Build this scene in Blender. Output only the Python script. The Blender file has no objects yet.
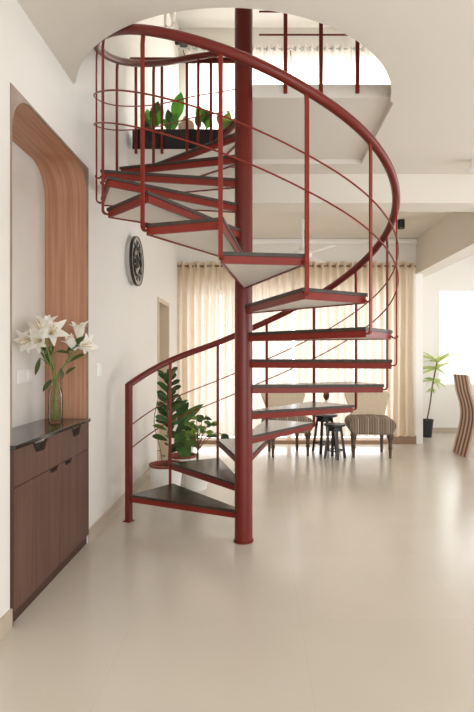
import bpy, bmesh, math, random
from mathutils import Vector, Matrix
C = bpy.context.scene.collection
R = math.radians
PI = math.pi
EYE = 1.257
CX, CY, F = 259.0, 357.0, 505.0
random.seed(7)

# ------------------------------------------------------------------ materials
def lin(c):
    out = []
    for v in c:
        v = v / 255.0
        out.append(v / 12.92 if v <= 0.04045 else ((v + 0.055) / 1.055) ** 2.4)
    return out + [1.0]

def mat(name, col, rough=0.5, metal=0.0, var=0.0, vscale=6.0, stretch=(1, 1, 1), bump=0.0, bscale=60.0, spec=0.5, col2=None, coat=0.0):
    m = bpy.data.materials.new(name)
    m.use_nodes = True
    nt = m.node_tree
    b = nt.nodes['Principled BSDF']
    b.inputs['Base Color'].default_value = lin(col)
    b.inputs['Roughness'].default_value = rough
    b.inputs['Metallic'].default_value = metal
    b.inputs['Specular IOR Level'].default_value = spec
    if coat:
        b.inputs['Coat Weight'].default_value = coat
        b.inputs['Coat Roughness'].default_value = 0.08
    tc = nt.nodes.new('ShaderNodeTexCoord')
    if var or col2:
        mp = nt.nodes.new('ShaderNodeMapping')
        mp.inputs['Scale'].default_value = stretch
        n = nt.nodes.new('ShaderNodeTexNoise')
        n.inputs['Scale'].default_value = vscale
        n.inputs['Detail'].default_value = 5
        r = nt.nodes.new('ShaderNodeValToRGB')
        a = lin(col)
        if col2:
            d = lin(col2)
        else:
            d = [max(0, v * (1 - var)) for v in a[:3]] + [1]
        r.color_ramp.elements[0].position = 0.35
        r.color_ramp.elements[1].position = 0.65
        r.color_ramp.elements[0].color = d
        r.color_ramp.elements[1].color = a
        nt.links.new(tc.outputs['Object'], mp.inputs['Vector'])
        nt.links.new(mp.outputs['Vector'], n.inputs['Vector'])
        nt.links.new(n.outputs['Fac'], r.inputs['Fac'])
        nt.links.new(r.outputs['Color'], b.inputs['Base Color'])
    if bump:
        n2 = nt.nodes.new('ShaderNodeTexNoise')
        n2.inputs['Scale'].default_value = bscale
        n2.inputs['Detail'].default_value = 3
        bp = nt.nodes.new('ShaderNodeBump')
        bp.inputs['Strength'].default_value = bump
        bp.inputs['Distance'].default_value = 0.01
        nt.links.new(tc.outputs['Object'], n2.inputs['Vector'])
        nt.links.new(n2.outputs['Fac'], bp.inputs['Height'])
        nt.links.new(bp.outputs['Normal'], b.inputs['Normal'])
    return m

def stripes(name, stops, period, axis='X', rough=0.8, constant=True):
    """bands of colour repeating along one object axis"""
    m = bpy.data.materials.new(name)
    m.use_nodes = True
    nt = m.node_tree
    b = nt.nodes['Principled BSDF']
    b.inputs['Roughness'].default_value = rough
    tc = nt.nodes.new('ShaderNodeTexCoord')
    sx = nt.nodes.new('ShaderNodeSeparateXYZ')
    nt.links.new(tc.outputs['Object'], sx.inputs[0])
    mul = nt.nodes.new('ShaderNodeMath'); mul.operation = 'DIVIDE'; mul.inputs[1].default_value = period
    nt.links.new(sx.outputs[axis], mul.inputs[0])
    ad = nt.nodes.new('ShaderNodeMath'); ad.operation = 'ADD'; ad.inputs[1].default_value = 100.5
    nt.links.new(mul.outputs[0], ad.inputs[0])
    fr = nt.nodes.new('ShaderNodeMath'); fr.operation = 'FRACT'
    nt.links.new(ad.outputs[0], fr.inputs[0])
    r = nt.nodes.new('ShaderNodeValToRGB')
    r.color_ramp.interpolation = 'CONSTANT' if constant else 'LINEAR'
    els = r.color_ramp.elements
    els[0].position = stops[0][0]; els[0].color = lin(stops[0][1])
    els[1].position = stops[1][0]; els[1].color = lin(stops[1][1])
    for p, c in stops[2:]:
        e = els.new(p); e.color = lin(c)
    nt.links.new(fr.outputs[0], r.inputs['Fac'])
    nt.links.new(r.outputs['Color'], b.inputs['Base Color'])
    return m

def floor_mat():
    m = mat('floor_tile', (205, 190, 168), 0.2, spec=0.5)
    nt = m.node_tree
    b = nt.nodes['Principled BSDF']
    tc = nt.nodes.new('ShaderNodeTexCoord')
    mp = nt.nodes.new('ShaderNodeMapping')
    mp.inputs['Location'].default_value = (-0.2, -0.02, 0)
    br = nt.nodes.new('ShaderNodeTexBrick')
    br.offset = 0.0
    br.inputs['Scale'].default_value = 1.0
    br.inputs['Brick Width'].default_value = 0.8
    br.inputs['Row Height'].default_value = 0.8
    br.inputs['Mortar Size'].default_value = 0.0013
    br.inputs['Color1'].default_value = lin((206, 198, 186))
    br.inputs['Color2'].default_value = lin((204, 196, 183))
    br.inputs['Mortar'].default_value = lin((200, 189, 173))
    n = nt.nodes.new('ShaderNodeTexNoise')
    n.inputs['Scale'].default_value = 1.3
    n.inputs['Detail'].default_value = 3
    rr = nt.nodes.new('ShaderNodeMapRange')
    rr.inputs['From Min'].default_value = 0.3; rr.inputs['From Max'].default_value = 0.7
    rr.inputs['To Min'].default_value = 0.96; rr.inputs['To Max'].default_value = 1.02
    mx = nt.nodes.new('ShaderNodeMix'); mx.data_type = 'RGBA'; mx.blend_type = 'MULTIPLY'
    mx.inputs['Factor'].default_value = 1.0
    nt.links.new(tc.outputs['Object'], mp.inputs['Vector'])
    nt.links.new(mp.outputs['Vector'], br.inputs['Vector'])
    nt.links.new(tc.outputs['Object'], n.inputs['Vector'])
    nt.links.new(n.outputs['Fac'], rr.inputs['Value'])
    nt.links.new(br.outputs['Color'], mx.inputs[6])
    nt.links.new(rr.outputs['Result'], mx.inputs[7])
    nt.links.new(mx.outputs[2], b.inputs['Base Color'])
    r2 = nt.nodes.new('ShaderNodeMapRange')
    r2.inputs['To Min'].default_value = 0.19; r2.inputs['To Max'].default_value = 0.25
    nt.links.new(n.outputs['Fac'], r2.inputs['Value'])
    nt.links.new(r2.outputs['Result'], b.inputs['Roughness'])
    return m

def sheer(name, col, col_t, t=0.55, clear=0.1):
    m = bpy.data.materials.new(name)
    m.use_nodes = True
    nt = m.node_tree
    nt.nodes.remove(nt.nodes['Principled BSDF'])
    out = nt.nodes['Material Output']
    d = nt.nodes.new('ShaderNodeBsdfDiffuse'); d.inputs['Color'].default_value = lin(col)
    tl = nt.nodes.new('ShaderNodeBsdfTranslucent'); tl.inputs['Color'].default_value = lin(col_t)
    tp = nt.nodes.new('ShaderNodeBsdfTransparent')
    a = nt.nodes.new('ShaderNodeMixShader'); a.inputs[0].default_value = t
    c = nt.nodes.new('ShaderNodeMixShader'); c.inputs[0].default_value = clear
    nt.links.new(d.outputs[0], a.inputs[1]); nt.links.new(tl.outputs[0], a.inputs[2])
    nt.links.new(a.outputs[0], c.inputs[1]); nt.links.new(tp.outputs[0], c.inputs[2])
    nt.links.new(c.outputs[0], out.inputs['Surface'])
    w = nt.nodes.new('ShaderNodeTexWave'); w.inputs['Scale'].default_value = 40
    return m

def pane_mat():
    m = bpy.data.materials.new('pane_glass')
    m.use_nodes = True
    nt = m.node_tree
    nt.nodes.remove(nt.nodes['Principled BSDF'])
    out = nt.nodes['Material Output']
    g = nt.nodes.new('ShaderNodeBsdfGlossy'); g.inputs['Roughness'].default_value = 0.02
    tp = nt.nodes.new('ShaderNodeBsdfTransparent')
    x = nt.nodes.new('ShaderNodeMixShader'); x.inputs[0].default_value = 0.06
    nt.links.new(tp.outputs[0], x.inputs[1]); nt.links.new(g.outputs[0], x.inputs[2])
    nt.links.new(x.outputs[0], out.inputs['Surface'])
    return m

def thin_glass(name, tint):
    m = bpy.data.materials.new(name)
    m.use_nodes = True
    nt = m.node_tree
    nt.nodes.remove(nt.nodes['Principled BSDF'])
    g = nt.nodes.new('ShaderNodeBsdfGlossy'); g.inputs['Roughness'].default_value = 0.03
    tp = nt.nodes.new('ShaderNodeBsdfTransparent'); tp.inputs['Color'].default_value = (*tint, 1)
    fr = nt.nodes.new('ShaderNodeLayerWeight'); fr.inputs['Blend'].default_value = 0.12
    x = nt.nodes.new('ShaderNodeMixShader')
    nt.links.new(fr.outputs['Fresnel'], x.inputs[0])
    nt.links.new(tp.outputs[0], x.inputs[1]); nt.links.new(g.outputs[0], x.inputs[2])
    nt.links.new(x.outputs[0], nt.nodes['Material Output'].inputs['Surface'])
    return m

def glass_mat(name, col=(255, 255, 255), ior=1.45):
    m = mat(name, col, 0.0)
    b = m.node_tree.nodes['Principled BSDF']
    b.inputs['Transmission Weight'].default_value = 1.0
    b.inputs['IOR'].default_value = ior
    return m

def leaf_mat(name, col, col2, rough=0.35, trans=0.25):
    m = mat(name, col, rough, col2=col2, vscale=14)
    nt = m.node_tree
    b = nt.nodes['Principled BSDF']
    tl = nt.nodes.new('ShaderNodeBsdfTranslucent')
    tl.inputs['Color'].default_value = lin(col)
    x = nt.nodes.new('ShaderNodeMixShader'); x.inputs[0].default_value = trans
    nt.links.new(b.outputs[0], x.inputs[1]); nt.links.new(tl.outputs[0], x.inputs[2])
    nt.links.new(x.outputs[0], nt.nodes['Material Output'].inputs['Surface'])
    return m

M = {
    'wall': mat('wall_paint', (228, 224, 218), 0.55, var=0.02, vscale=1.5),
    'ceil': mat('ceiling_paint', (222, 215, 205), 0.7, var=0.015, vscale=1.2),
    'white': mat('white_paint', (238, 236, 232), 0.5),
    'floor': floor_mat(),
    'skirt': mat('skirting_tile', (184, 170, 152), 0.3, var=0.04, vscale=4),
    'red': mat('red_oxide_paint', (124, 41, 31), 0.36, var=0.10, vscale=9, spec=0.22),
    'red_tube': mat('red_oxide_tube', (106, 33, 25), 0.34, var=0.08, vscale=9, spec=0.35),
    'granite': mat('dark_granite', (56, 50, 44), 0.24, col2=(40, 35, 31), vscale=45, spec=0.6),
    'granite_edge': mat('granite_edge', (62, 50, 39), 0.5, col2=(45, 36, 28), vscale=40),
    'board': mat('white_board', (232, 226, 218), 0.5),
    'veneer_arch': mat('walnut_veneer', (190, 143, 114), 0.4, col2=(168, 119, 92), vscale=5.0, stretch=(14, 0.5, 0.35)),
    'spandrel': mat('grey_veneer', (150, 128, 112), 0.45, col2=(132, 110, 95), vscale=8, stretch=(1, 1, 1)),
    'veneer_dark': mat('dark_walnut_veneer', (102, 69, 56), 0.42, col2=(74, 47, 38), vscale=5.0, stretch=(1, 9, 0.25)),
    'edge_dark': mat('dark_edge', (66, 36, 26), 0.5),
    'black_stone': mat('black_stone', (44, 38, 35), 0.1, var=0.2, vscale=30, spec=0.5),
    'notch_shade': mat('notch_shadow_liner', (22, 17, 15), 0.7),  # near-black colour stands in for the shade inside the handle notches
    'chrome': mat('chrome', (205, 205, 205), 0.15, 1.0),
    'black': mat('black_metal', (24, 23, 22), 0.4),
    'black_wood': mat('black_wood', (22, 20, 19), 0.35),
    'plastic': mat('white_plastic', (240, 238, 234), 0.35),
    'pot': mat('white_pot', (232, 229, 224), 0.45),
    'terracotta': mat('terracotta', (142, 66, 50), 0.6, var=0.1),
    'soil': mat('soil', (58, 42, 32), 0.95, var=0.3, vscale=40, bump=0.6),
    'stem': mat('brown_stem', (104, 84, 58), 0.7),
    'green_stem': mat('green_stem', (120, 132, 66), 0.5),
    'fig': leaf_mat('fig_leaf', (62, 92, 44), (38, 62, 32)),
    'broad': leaf_mat('broad_leaf', (88, 124, 56), (44, 76, 38)),
    'young': leaf_mat('young_leaf', (140, 168, 74), (104, 140, 60), trans=0.35),
    'pale': leaf_mat('pale_leaf', (206, 214, 140), (160, 182, 116), trans=0.45),
    'upleaf': leaf_mat('upper_leaf', (92, 152, 56), (52, 110, 40), trans=0.45),
    'lily': leaf_mat('lily_petal', (255, 254, 250), (250, 247, 236), rough=0.6, trans=0.35),
    'lily_leaf': leaf_mat('lily_leaf', (84, 104, 46), (52, 76, 34)),
    'stamen': mat('stamen', (196, 168, 92), 0.7),
    'glass': thin_glass('clear_glass', (0.93, 0.95, 0.93)),
    'water': thin_glass('water', (0.97, 0.96, 0.86)),
    'pane': pane_mat(),
    'curtain': sheer('curtain_cloth', (224, 198, 162), (236, 233, 228), 0.45, 0.01),
    'curtain_up': sheer('upper_curtain_cloth', (240, 234, 224), (244, 242, 238), 0.5, 0.01),
    'blind': sheer('roller_blind_cloth', (245, 244, 240), (232, 232, 230), 0.5, 0.0),
    'cream': mat('cream_upholstery', (210, 193, 168), 0.9, var=0.08, vscale=30, bump=0.2, bscale=300),
    'stripe': stripes('striped_upholstery', [(0, (126, 110, 94)), (0.10, (210, 196, 174)), (0.14, (106, 91, 78)), (0.30, (138, 122, 104)),
                                            (0.40, (108, 93, 80)), (0.55, (146, 128, 108)), (0.62, (112, 96, 82)), (0.8, (136, 118, 98))], 0.125, 'X'),
    'turned': mat('turned_dark_wood', (92, 70, 58), 0.45, var=0.2),
    'slat_light': mat('slat_light_wood', (206, 182, 164), 0.5, var=0.12, vscale=4, stretch=(3, 3, 0.4)),
    'slat_dark': mat('slat_dark_wood', (92, 62, 48), 0.5, var=0.1),
    'slat_orange': mat('slat_orange_wood', (200, 158, 124), 0.5, var=0.12, vscale=4),
    'table_dark': mat('dark_table_wood', (70, 52, 46), 0.4),
    'cushion': mat('chair_seat_fabric', (176, 150, 136), 0.9),
    'bronze': mat('bronze', (128, 82, 44), 0.35, 0.7, var=0.2),
    'vase_pale': mat('pale_ceramic', (214, 206, 194), 0.3),
    'ornament': mat('beige_stone', (232, 204, 182), 0.8, var=0.12, vscale=12, bump=0.3),
    'silver': mat('aged_silver', (188, 182, 174), 0.35, 0.3, var=0.25, vscale=30),
    'fan': mat('fan_enamel', (236, 234, 230), 0.4),
    'door': mat('door_wood', (206, 190, 168), 0.5, var=0.06),
    'sill': mat('brown_sill', (150, 122, 98), 0.5, var=0.06),
}

# ------------------------------------------------------------------ mesh helpers
def BM():
    return bmesh.new()

def obj(name, bm, m, parent=None, world=False, smooth=None, bevel=0.0, bseg=2, recalc=True):
    if recalc:
        bmesh.ops.recalc_face_normals(bm, faces=bm.faces)
    if world and parent is not None:
        bmesh.ops.translate(bm, verts=bm.verts, vec=-Vector(parent.location))
    me = bpy.data.meshes.new(name)
    bm.to_mesh(me); bm.free()
    if isinstance(m, (list, tuple)):
        for x in m: me.materials.append(x)
    else:
        me.materials.append(m)
    if smooth is not None:
        me.polygons.foreach_set('use_smooth', [True] * len(me.polygons))
        if smooth < 179:
            me.set_sharp_from_angle(angle=R(smooth))
    o = bpy.data.objects.new(name, me)
    C.objects.link(o)
    if parent is not None: o.parent = parent
    if bevel:
        b = o.modifiers.new('edge', 'BEVEL'); b.width = bevel; b.segments = bseg; b.limit_method = 'ANGLE'
    return o

def tag(o, label, cat, group=None):
    o['label'] = label; o['category'] = cat
    if group: o['group'] = group
    return o

def thing(name, label, cat, loc=(0, 0, 0), rz=0.0, group=None):
    o = bpy.data.objects.new(name, None)
    o.empty_display_size = 0.1
    C.objects.link(o)
    o.location = loc; o.rotation_euler = (0, 0, rz)
    return tag(o, label, cat, group)

def struct(name, bm, m, parent=None, **k):
    o = obj(name, bm, m, parent, **k)
    if parent is None: o['kind'] = 'structure'
    return o

def copy_tree(o, parent=None):
    c = o.copy(); C.objects.link(c)
    if parent is not None: c.parent = parent
    for ch in list(o.children): copy_tree(ch, c)
    return c

def box(bm, x0, x1, y0, y1, z0, z1):
    v = [bm.verts.new(p) for p in ((x0, y0, z0), (x1, y0, z0), (x1, y1, z0), (x0, y1, z0), (x0, y0, z1), (x1, y0, z1), (x1, y1, z1), (x0, y1, z1))]
    for f in ((0, 3, 2, 1), (4, 5, 6, 7), (0, 1, 5, 4), (1, 2, 6, 5), (2, 3, 7, 6), (3, 0, 4, 7)):
        bm.faces.new([v[i] for i in f])
    return v

def bx(*a):
    bm = BM(); box(bm, *a); return bm

def prism(bm, pts, z0, z1):
    a = [bm.verts.new((p[0], p[1], z0)) for p in pts]
    b = [bm.verts.new((p[0], p[1], z1)) for p in pts]
    bm.faces.new(list(reversed(a))); bm.faces.new(b)
    n = len(pts)
    for i in range(n):
        bm.faces.new((a[i], a[(i + 1) % n], b[(i + 1) % n], b[i]))

def bar(bm, p, q, w, h, up=(0, 0, 1)):
    """straight box bar from p to q, w across, h along 'up'"""
    p, q, up = Vector(p), Vector(q), Vector(up)
    d = (q - p).normalized()
    s = d.cross(up).normalized()
    u = s.cross(d).normalized()
    vs = []
    for c in (p, q):
        for a, b in ((-1, -1), (1, -1), (1, 1), (-1, 1)):
            vs.append(bm.verts.new(c + s * (a * w / 2) + u * (b * h / 2)))
    for f in ((0, 1, 2, 3), (7, 6, 5, 4), (0, 4, 5, 1), (1, 5, 6, 2), (2, 6, 7, 3), (3, 7, 4, 0)):
        bm.faces.new([vs[i] for i in f])

def sweep(bm, pts, section, ref=None, closed_sec=True, caps=True, scales=None):
    """sweep a 2D section (list of (a,b)) along pts. ref: list of reference 'side' vectors per point or None"""
    pts = [Vector(p) for p in pts]
    n = len(pts)
    rings = []
    prev = None
    for i in range(n):
        d = (pts[min(i + 1, n - 1)] - pts[max(i - 1, 0)]).normalized()
        if ref is not None:
            s = Vector(ref[i])
        elif prev is None:
            s = Vector((0, 0, 1)).cross(d)
            if s.length < 0.1: s = Vector((1, 0, 0)).cross(d)
        else:
            s = prev
        s = (s - d * s.dot(d)).normalized()
        prev = s
        u = d.cross(s)
        k = scales[i] if scales else 1.0
        rings.append([bm.verts.new(pts[i] + s * (a * k) + u * (b * k)) for a, b in section])
    m = len(section)
    for i in range(n - 1):
        for j in range(m):
            bm.faces.new((rings[i][j], rings[i][(j + 1) % m], rings[i + 1][(j + 1) % m], rings[i + 1][j]))
    if caps:
        bm.faces.new(list(reversed(rings[0]))); bm.faces.new(rings[-1])

def circ(r, n=10):
    return [(r * math.cos(2 * PI * i / n), r * math.sin(2 * PI * i / n)) for i in range(n)]

def tube(bm, pts, r, n=10, scales=None):
    sweep(bm, pts, circ(r, n), scales=scales)

def lathe(bm, prof, n=24, c=(0, 0, 0)):
    """prof: (r, z) list; open ends with r>0 are capped"""
    rings = []
    for r, z in prof:
        if r < 1e-6:
            rings.append([bm.verts.new((c[0], c[1], c[2] + z))])
        else:
            rings.append([bm.verts.new((c[0] + r * math.cos(2 * PI * i / n), c[1] + r * math.sin(2 * PI * i / n), c[2] + z)) for i in range(n)])
    for a, b in zip(rings, rings[1:]):
        for i in range(n):
            j = (i + 1) % n
            if len(a) == 1 and len(b) == 1: continue
            if len(a) == 1: bm.faces.new((a[0], b[i], b[j]))
            elif len(b) == 1: bm.faces.new((a[i], a[j], b[0]))
            else: bm.faces.new((a[i], a[j], b[j], b[i]))
    if len(rings[0]) > 1: bm.faces.new(list(reversed(rings[0])))
    if len(rings[-1]) > 1: bm.faces.new(rings[-1])

def spline(pts, n=8):
    pts = [Vector(p) for p in pts]
    P = [pts[0] * 2 - pts[1]] + pts + [pts[-1] * 2 - pts[-2]]
    out = []
    for i in range(1, len(P) - 2):
        a, b, c, d = P[i - 1], P[i], P[i + 1], P[i + 2]
        for k in range(n):
            t = k / n
            out.append(0.5 * ((2 * b) + (c - a) * t + (2 * a - 5 * b + 4 * c - d) * t * t + (3 * b - a - 3 * c + d) * t ** 3))
    out.append(pts[-1])
    return out

def leaf(bm, base, d, up, L, W, curl=0.3, fold=0.15, kind='oval', rows=7):
    base, d, up = Vector(base), Vector(d).normalized(), Vector(up)
    s = d.cross(up)
    if s.length < 1e-3: s = d.cross(Vector((1, 0.3, 0)))
    s.normalize()
    n = s.cross(d).normalized()
    rws = []
    for i in range(rows + 1):
        t = i / rows
        if kind == 'oval': w = math.sin(PI * min(1, max(0.03, t)) ** 0.85) ** 0.8
        elif kind == 'fiddle': w = (0.35 + 0.65 * t) * math.sqrt(max(0, 1 - ((t - 0.45) / 0.56) ** 2)) if t > 0.02 else 0.1
        elif kind == 'strap': w = (1 - t) ** 0.7 * min(1, 0.45 + 2.2 * t)
        else: w = math.sin(PI * (0.02 + 0.96 * t) ** 0.75)
        w = max(w, 0.02)
        c = base + d * (L * (t - 0.12 * curl * t * t)) - n * (curl * L * t * t)
        f = n * (fold * W * w)
        rws.append((bm.verts.new(c - s * (W / 2 * w) + f), bm.verts.new(c), bm.verts.new(c + s * (W / 2 * w) + f)))
    for a, b in zip(rws, rws[1:]):
        bm.faces.new((a[0], a[1], b[1], b[0]))
        bm.faces.new((a[1], a[2], b[2], b[1]))

def P2(px, py, Y):
    return Vector(((px - CX) * Y / F, Y, EYE + (CY - py) * Y / F))

# ------------------------------------------------------------------ camera
cd = bpy.data.cameras.new('camera')
cam = bpy.data.objects.new('camera', cd)
C.objects.link(cam)
cam.location = (0, 0, EYE)
cam.rotation_euler = (R(90), 0, 0)
cd.sensor_fit = 'AUTO'; cd.sensor_width = 36.0
cd.lens = F / 712.0 * 36.0
cd.shift_x = -(CX - 237.0) / 712.0
cd.shift_y = (CY - 356.0) / 712.0
cd.clip_start = 0.02
bpy.context.scene.camera = cam

# ------------------------------------------------------------------ setting
XW = -1.155                      # plane of the long side wall
ZC, ZF = EYE + 1.70, EYE + 1.83   # soffit of the storey, floor of the storey above
ZU = ZF + 2.93
YB, YD = 7.3, 8.35                # living back wall, dining back wall
YF = -2.4                        # wall behind the viewer
XR = 5.2
NY0, NY1, NZ = 2.342, 3.41, 2.53  # wall niche
DY0, DY1, DZ = 5.74, 6.45, 1.94   # doorway
YE = 4.445                        # edge of the upper floor beyond the stairwell
YL = 3.39                        # front edge of the landing
XL = 0.90

struct('floor', bx(XW - 0.6, XR + 0.2, YF - 0.2, YD + 0.2, -0.1, 0), M['floor'])

bm = BM()
T = 0.5
box(bm, XW - T, XW, YF, NY0, 0, ZU)
box(bm, XW - T, XW, NY0, NY1, NZ, ZU)
box(bm, XW - T, XW - 0.287, NY0, NY1, 0, NZ)
box(bm, XW - T, XW, NY1, DY0, 0, ZU)
box(bm, XW - T, XW, DY0, DY1, DZ, ZU)
box(bm, XW - T, XW, DY1, YB + 0.2, 0, ZU)
struct('wall_left', bm, M['wall'])

# doorway in the long wall
d1 = bx(XW - 0.20, XW - 0.16, DY0, DY1, 0, DZ)
door = struct('door_1', d1, M['door'])
b = BM()
box(b, XW - 0.15, XW + 0.012, DY0, DY0 + 0.05, 0, DZ); box(b, XW - 0.15, XW + 0.012, DY1 - 0.05, DY1, 0, DZ); box(b, XW - 0.15, XW + 0.012, DY0 + 0.05, DY1 - 0.05, DZ - 0.05, DZ)
obj('door_frame', b, M['door'], door)
b = BM(); tube(b, [(XW - 0.16, DY0 + 0.12, 1.0), (XW - 0.12, DY0 + 0.12, 1.0), (XW - 0.12, DY0 + 0.22, 1.0)], 0.01, 8)
obj('door_handle', b, M['chrome'], door)

# back wall, two storeys, a tall window in each
WX0, WX1, WZ0, WZ1 = -1.02, 1.90, 0.02, 2.22
UX0, UX1, UZ0, UZ1 = -0.95, 3.0, ZF + 0.12, ZF + 2.25
bm = BM()
box(bm, XW, WX0, YB, YB + 0.2, 0, ZF); box(bm, WX1, 2.27, YB, YB + 0.2, 0, ZF)
box(bm, WX0, WX1, YB, YB + 0.2, 0, WZ0); box(bm, WX0, WX1, YB, YB + 0.2, WZ1, ZF)
box(bm, XW, UX0, YB, YB + 0.2, ZF, ZU); box(bm, UX1, XR, YB, YB + 0.2, ZF, ZU)
box(bm, UX0, UX1, YB, YB + 0.2, ZF, UZ0); box(bm, UX0, UX1, YB, YB + 0.2, UZ1, ZU)
struct('wall_back', bm, M['wall'])
struct('wall_partition', bx(2.27, 2.37, YB, YD, 0, ZC), M['white'])
bm = BM()
VX0, VX1, VZ0, VZ1 = 2.99, 4.75, 0.81, 2.38
box(bm, 2.27, VX0, YD, YD + 0.2, 0, ZC); box(bm, VX1, XR, YD, YD + 0.2, 0, ZC)
box(bm, VX0, VX1, YD, YD + 0.2, 0, VZ0); box(bm, VX0, VX1, YD, YD + 0.2, VZ1, ZC)
struct('wall_dining', bm, M['wall'])

def window(name, x0, x1, z0, z1, y, nv, nh=0):
    b = BM()
    t = 0.05
    box(b, x0, x0 + t, y, y + 0.06, z0, z1); box(b, x1 - t, x1, y, y + 0.06, z0, z1)
    box(b, x0 + t, x1 - t, y, y + 0.06, z0, z0 + t); box(b, x0 + t, x1 - t, y, y + 0.06, z1 - t, z1)
    for i in range(1, nv):
        x = x0 + (x1 - x0) * i / nv
        box(b, x - 0.03, x + 0.03, y, y + 0.06, z0 + t, z1 - t)
    o = struct(name, b, M['white'])
    obj('pane', bx(x0 + t, x1 - t, y + 0.025, y + 0.031, z0 + t, z1 - t), M['pane'], o)
    return o
w1 = window('window_1', WX0, WX1, WZ0, WZ1, YB + 0.1, 4)
obj('threshold', bx(WX0, WX1, YB - 0.01, YB + 0.099, 0.0, 0.055), M['sill'], w1)
window('window_2', UX0, UX1, UZ0, UZ1, YB + 0.1, 5)
window('window_3', VX0, VX1, VZ0, VZ1, YD + 0.1, 2)

# side wall of the dining end and wall behind the viewer, both with wide window openings
SY0, SY1, SZ0, SZ1 = 0.6, 6.6, 0.5, 2.55
bm = BM()
box(bm, XR, XR + 0.2, YF, SY0, 0, ZU); box(bm, XR, XR + 0.2, SY1, YD + 0.2, 0, ZU)
box(bm, XR, XR + 0.2, SY0, SY1, 0, SZ0); box(bm, XR, XR + 0.2, SY0, SY1, SZ1, ZU)
struct('wall_right', bm, M['wall'])
BX0, BX1, BZ1 = -0.6, 4.2, 2.5
bm = BM()
box(bm, XW, BX0, YF - 0.2, YF, 0, ZU); box(bm, BX1, XR, YF - 0.2, YF, 0, ZU)
box(bm, BX0, BX1, YF - 0.2, YF, BZ1, ZU); box(bm, BX0, BX1, YF - 0.2, YF, 0, 0.15)
struct('wall_front', bm, M['wall'])

# storey slab with the stairwell cut out of it
hc, hr = (-0.16, 3.5), 1.042
arc = []
a0 = math.atan2(YL - hc[1], XL - hc[0])
a1 = -PI + math.asin((hc[1] - 3.15) / hr)
for i in range(61):
    a = a0 + (a1 - a0) * i / 60
    arc.append((hc[0] + hr * math.cos(a), hc[1] + hr * math.sin(a)))
arc[0] = (XL, YL)
arc[-1] = (XW, arc[-1][1])
poly = [(XW, YF), (XR, YF), (XR, YL)] + arc
bm = BM()
prism(bm, poly, ZC, ZF)
bmesh.ops.triangulate(bm, faces=[f for f in bm.faces if len(f.verts) > 6])
box(bm, XL, XR, YL, YE, ZC, ZF)
box(bm, XW, XR, YE, YB, ZC, ZF)
box(bm, 2.27, XR, YB, YD, ZC, ZF)
struct('ceiling', bm, M['ceil'])
bm = BM()
prism(bm, [(-0.045, YL), (XL, YL), (XL, YE), (-0.088, YE), (-0.088, 3.52), (-0.045, 3.50)], EYE + 1.74, ZF)
struct('floor_landing', bm, M['ceil'])
struct('ceiling_upper', bx(XW, XR, YF, YB, ZU, ZU + 0.1), M['white'])
struct('ceiling_beam', bx(XW, XR, 4.69, 4.98, EYE + 1.43, ZC), M['ceil'])
struct('ceiling_beam_dining', bx(2.27, 2.50, 4.98, YD, EYE + 1.20, ZC), M['ceil'])
struct('trim_1', bx(XW, 2.27, YB - 0.08, YB, ZC - 0.075, ZC), M['white'], bevel=0.02)

bm = BM()
box(bm, XW, XW + 0.012, NY1, DY0, 0, 0.09); box(bm, XW, XW + 0.012, DY1, YB, 0, 0.09); box(bm, XW, XW + 0.012, YF, NY0, 0, 0.09)
struct('baseboard_left', bm, M['skirt'])
bm = BM(); box(bm, XW + 0.012, WX0, YB - 0.015, YB, 0, 0.12); box(bm, WX1, 2.27, YB - 0.015, YB, 0, 0.12)
struct('baseboard_back', bm, M['sill'])
struct('baseboard_dining', bx(2.37, XR, YD - 0.015, YD, 0, 0.09), M['skirt'])

# wooden lining of the niche: sharp outside corners, rounded inside
def niche_outline(r, t):
    y0, y1, z1 = NY0 + t, NY1 - t, NZ - t
    pts = [(y0, 0.845)]
    for i in range(13):
        a = PI - (PI / 2) * i / 12
        pts.append((y0 + r + r * math.cos(a), z1 - r + r * math.sin(a)))
    for i in range(13):
        a = PI / 2 - (PI / 2) * i / 12
        pts.append((y1 - r + r * math.cos(a), z1 - r + r * math.sin(a)))
    pts.append((y1, 0.845))
    return pts
inn = niche_outline(0.20, 0.012)
xf, xb = XW + 0.004, XW - 0.285
bm = BM()
fi = [bm.verts.new((xf, y, z)) for y, z in inn]
bi = [bm.verts.new((xb, y, z)) for y, z in inn]
for v in fi: v.co.x -= 0.0102
for i in range(len(inn) - 1):
    bm.faces.new((fi[i], fi[i + 1], bi[i + 1], bi[i]))
lin_o = struct('trim_2', bm, M['veneer_arch'], smooth=40, recalc=False)
bm = BM()
outer = [(NY0, 0.845)] + [(NY0, NZ)] * 13 + [(NY1, NZ)] * 13 + [(NY1, 0.845)]
fi = [bm.verts.new((xf, y, z)) for y, z in inn]
oa = bm.verts.new((xf, NY0, 0.845)); ob = bm.verts.new((xf, NY0, NZ)); oc = bm.verts.new((xf, NY1, NZ)); od = bm.verts.new((xf, NY1, 0.845))
bm.faces.new((oa, fi[0], fi[1], ob)); bm.faces.new((od, oc, fi[-2], fi[-1]))
for i in range(1, 13): bm.faces.new((ob, fi[i], fi[i + 1]))
bm.faces.new((ob, fi[13], fi[14], oc))
for i in range(14, 26): bm.faces.new((oc, fi[i], fi[i + 1]))
res = bmesh.ops.extrude_face_region(bm, geom=list(bm.faces))
bmesh.ops.translate(bm, verts=[v for v in res['geom'] if isinstance(v, bmesh.types.BMVert)], vec=(-0.01, 0, 0))
obj('facing', bm, M['spandrel'], lin_o)

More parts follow.
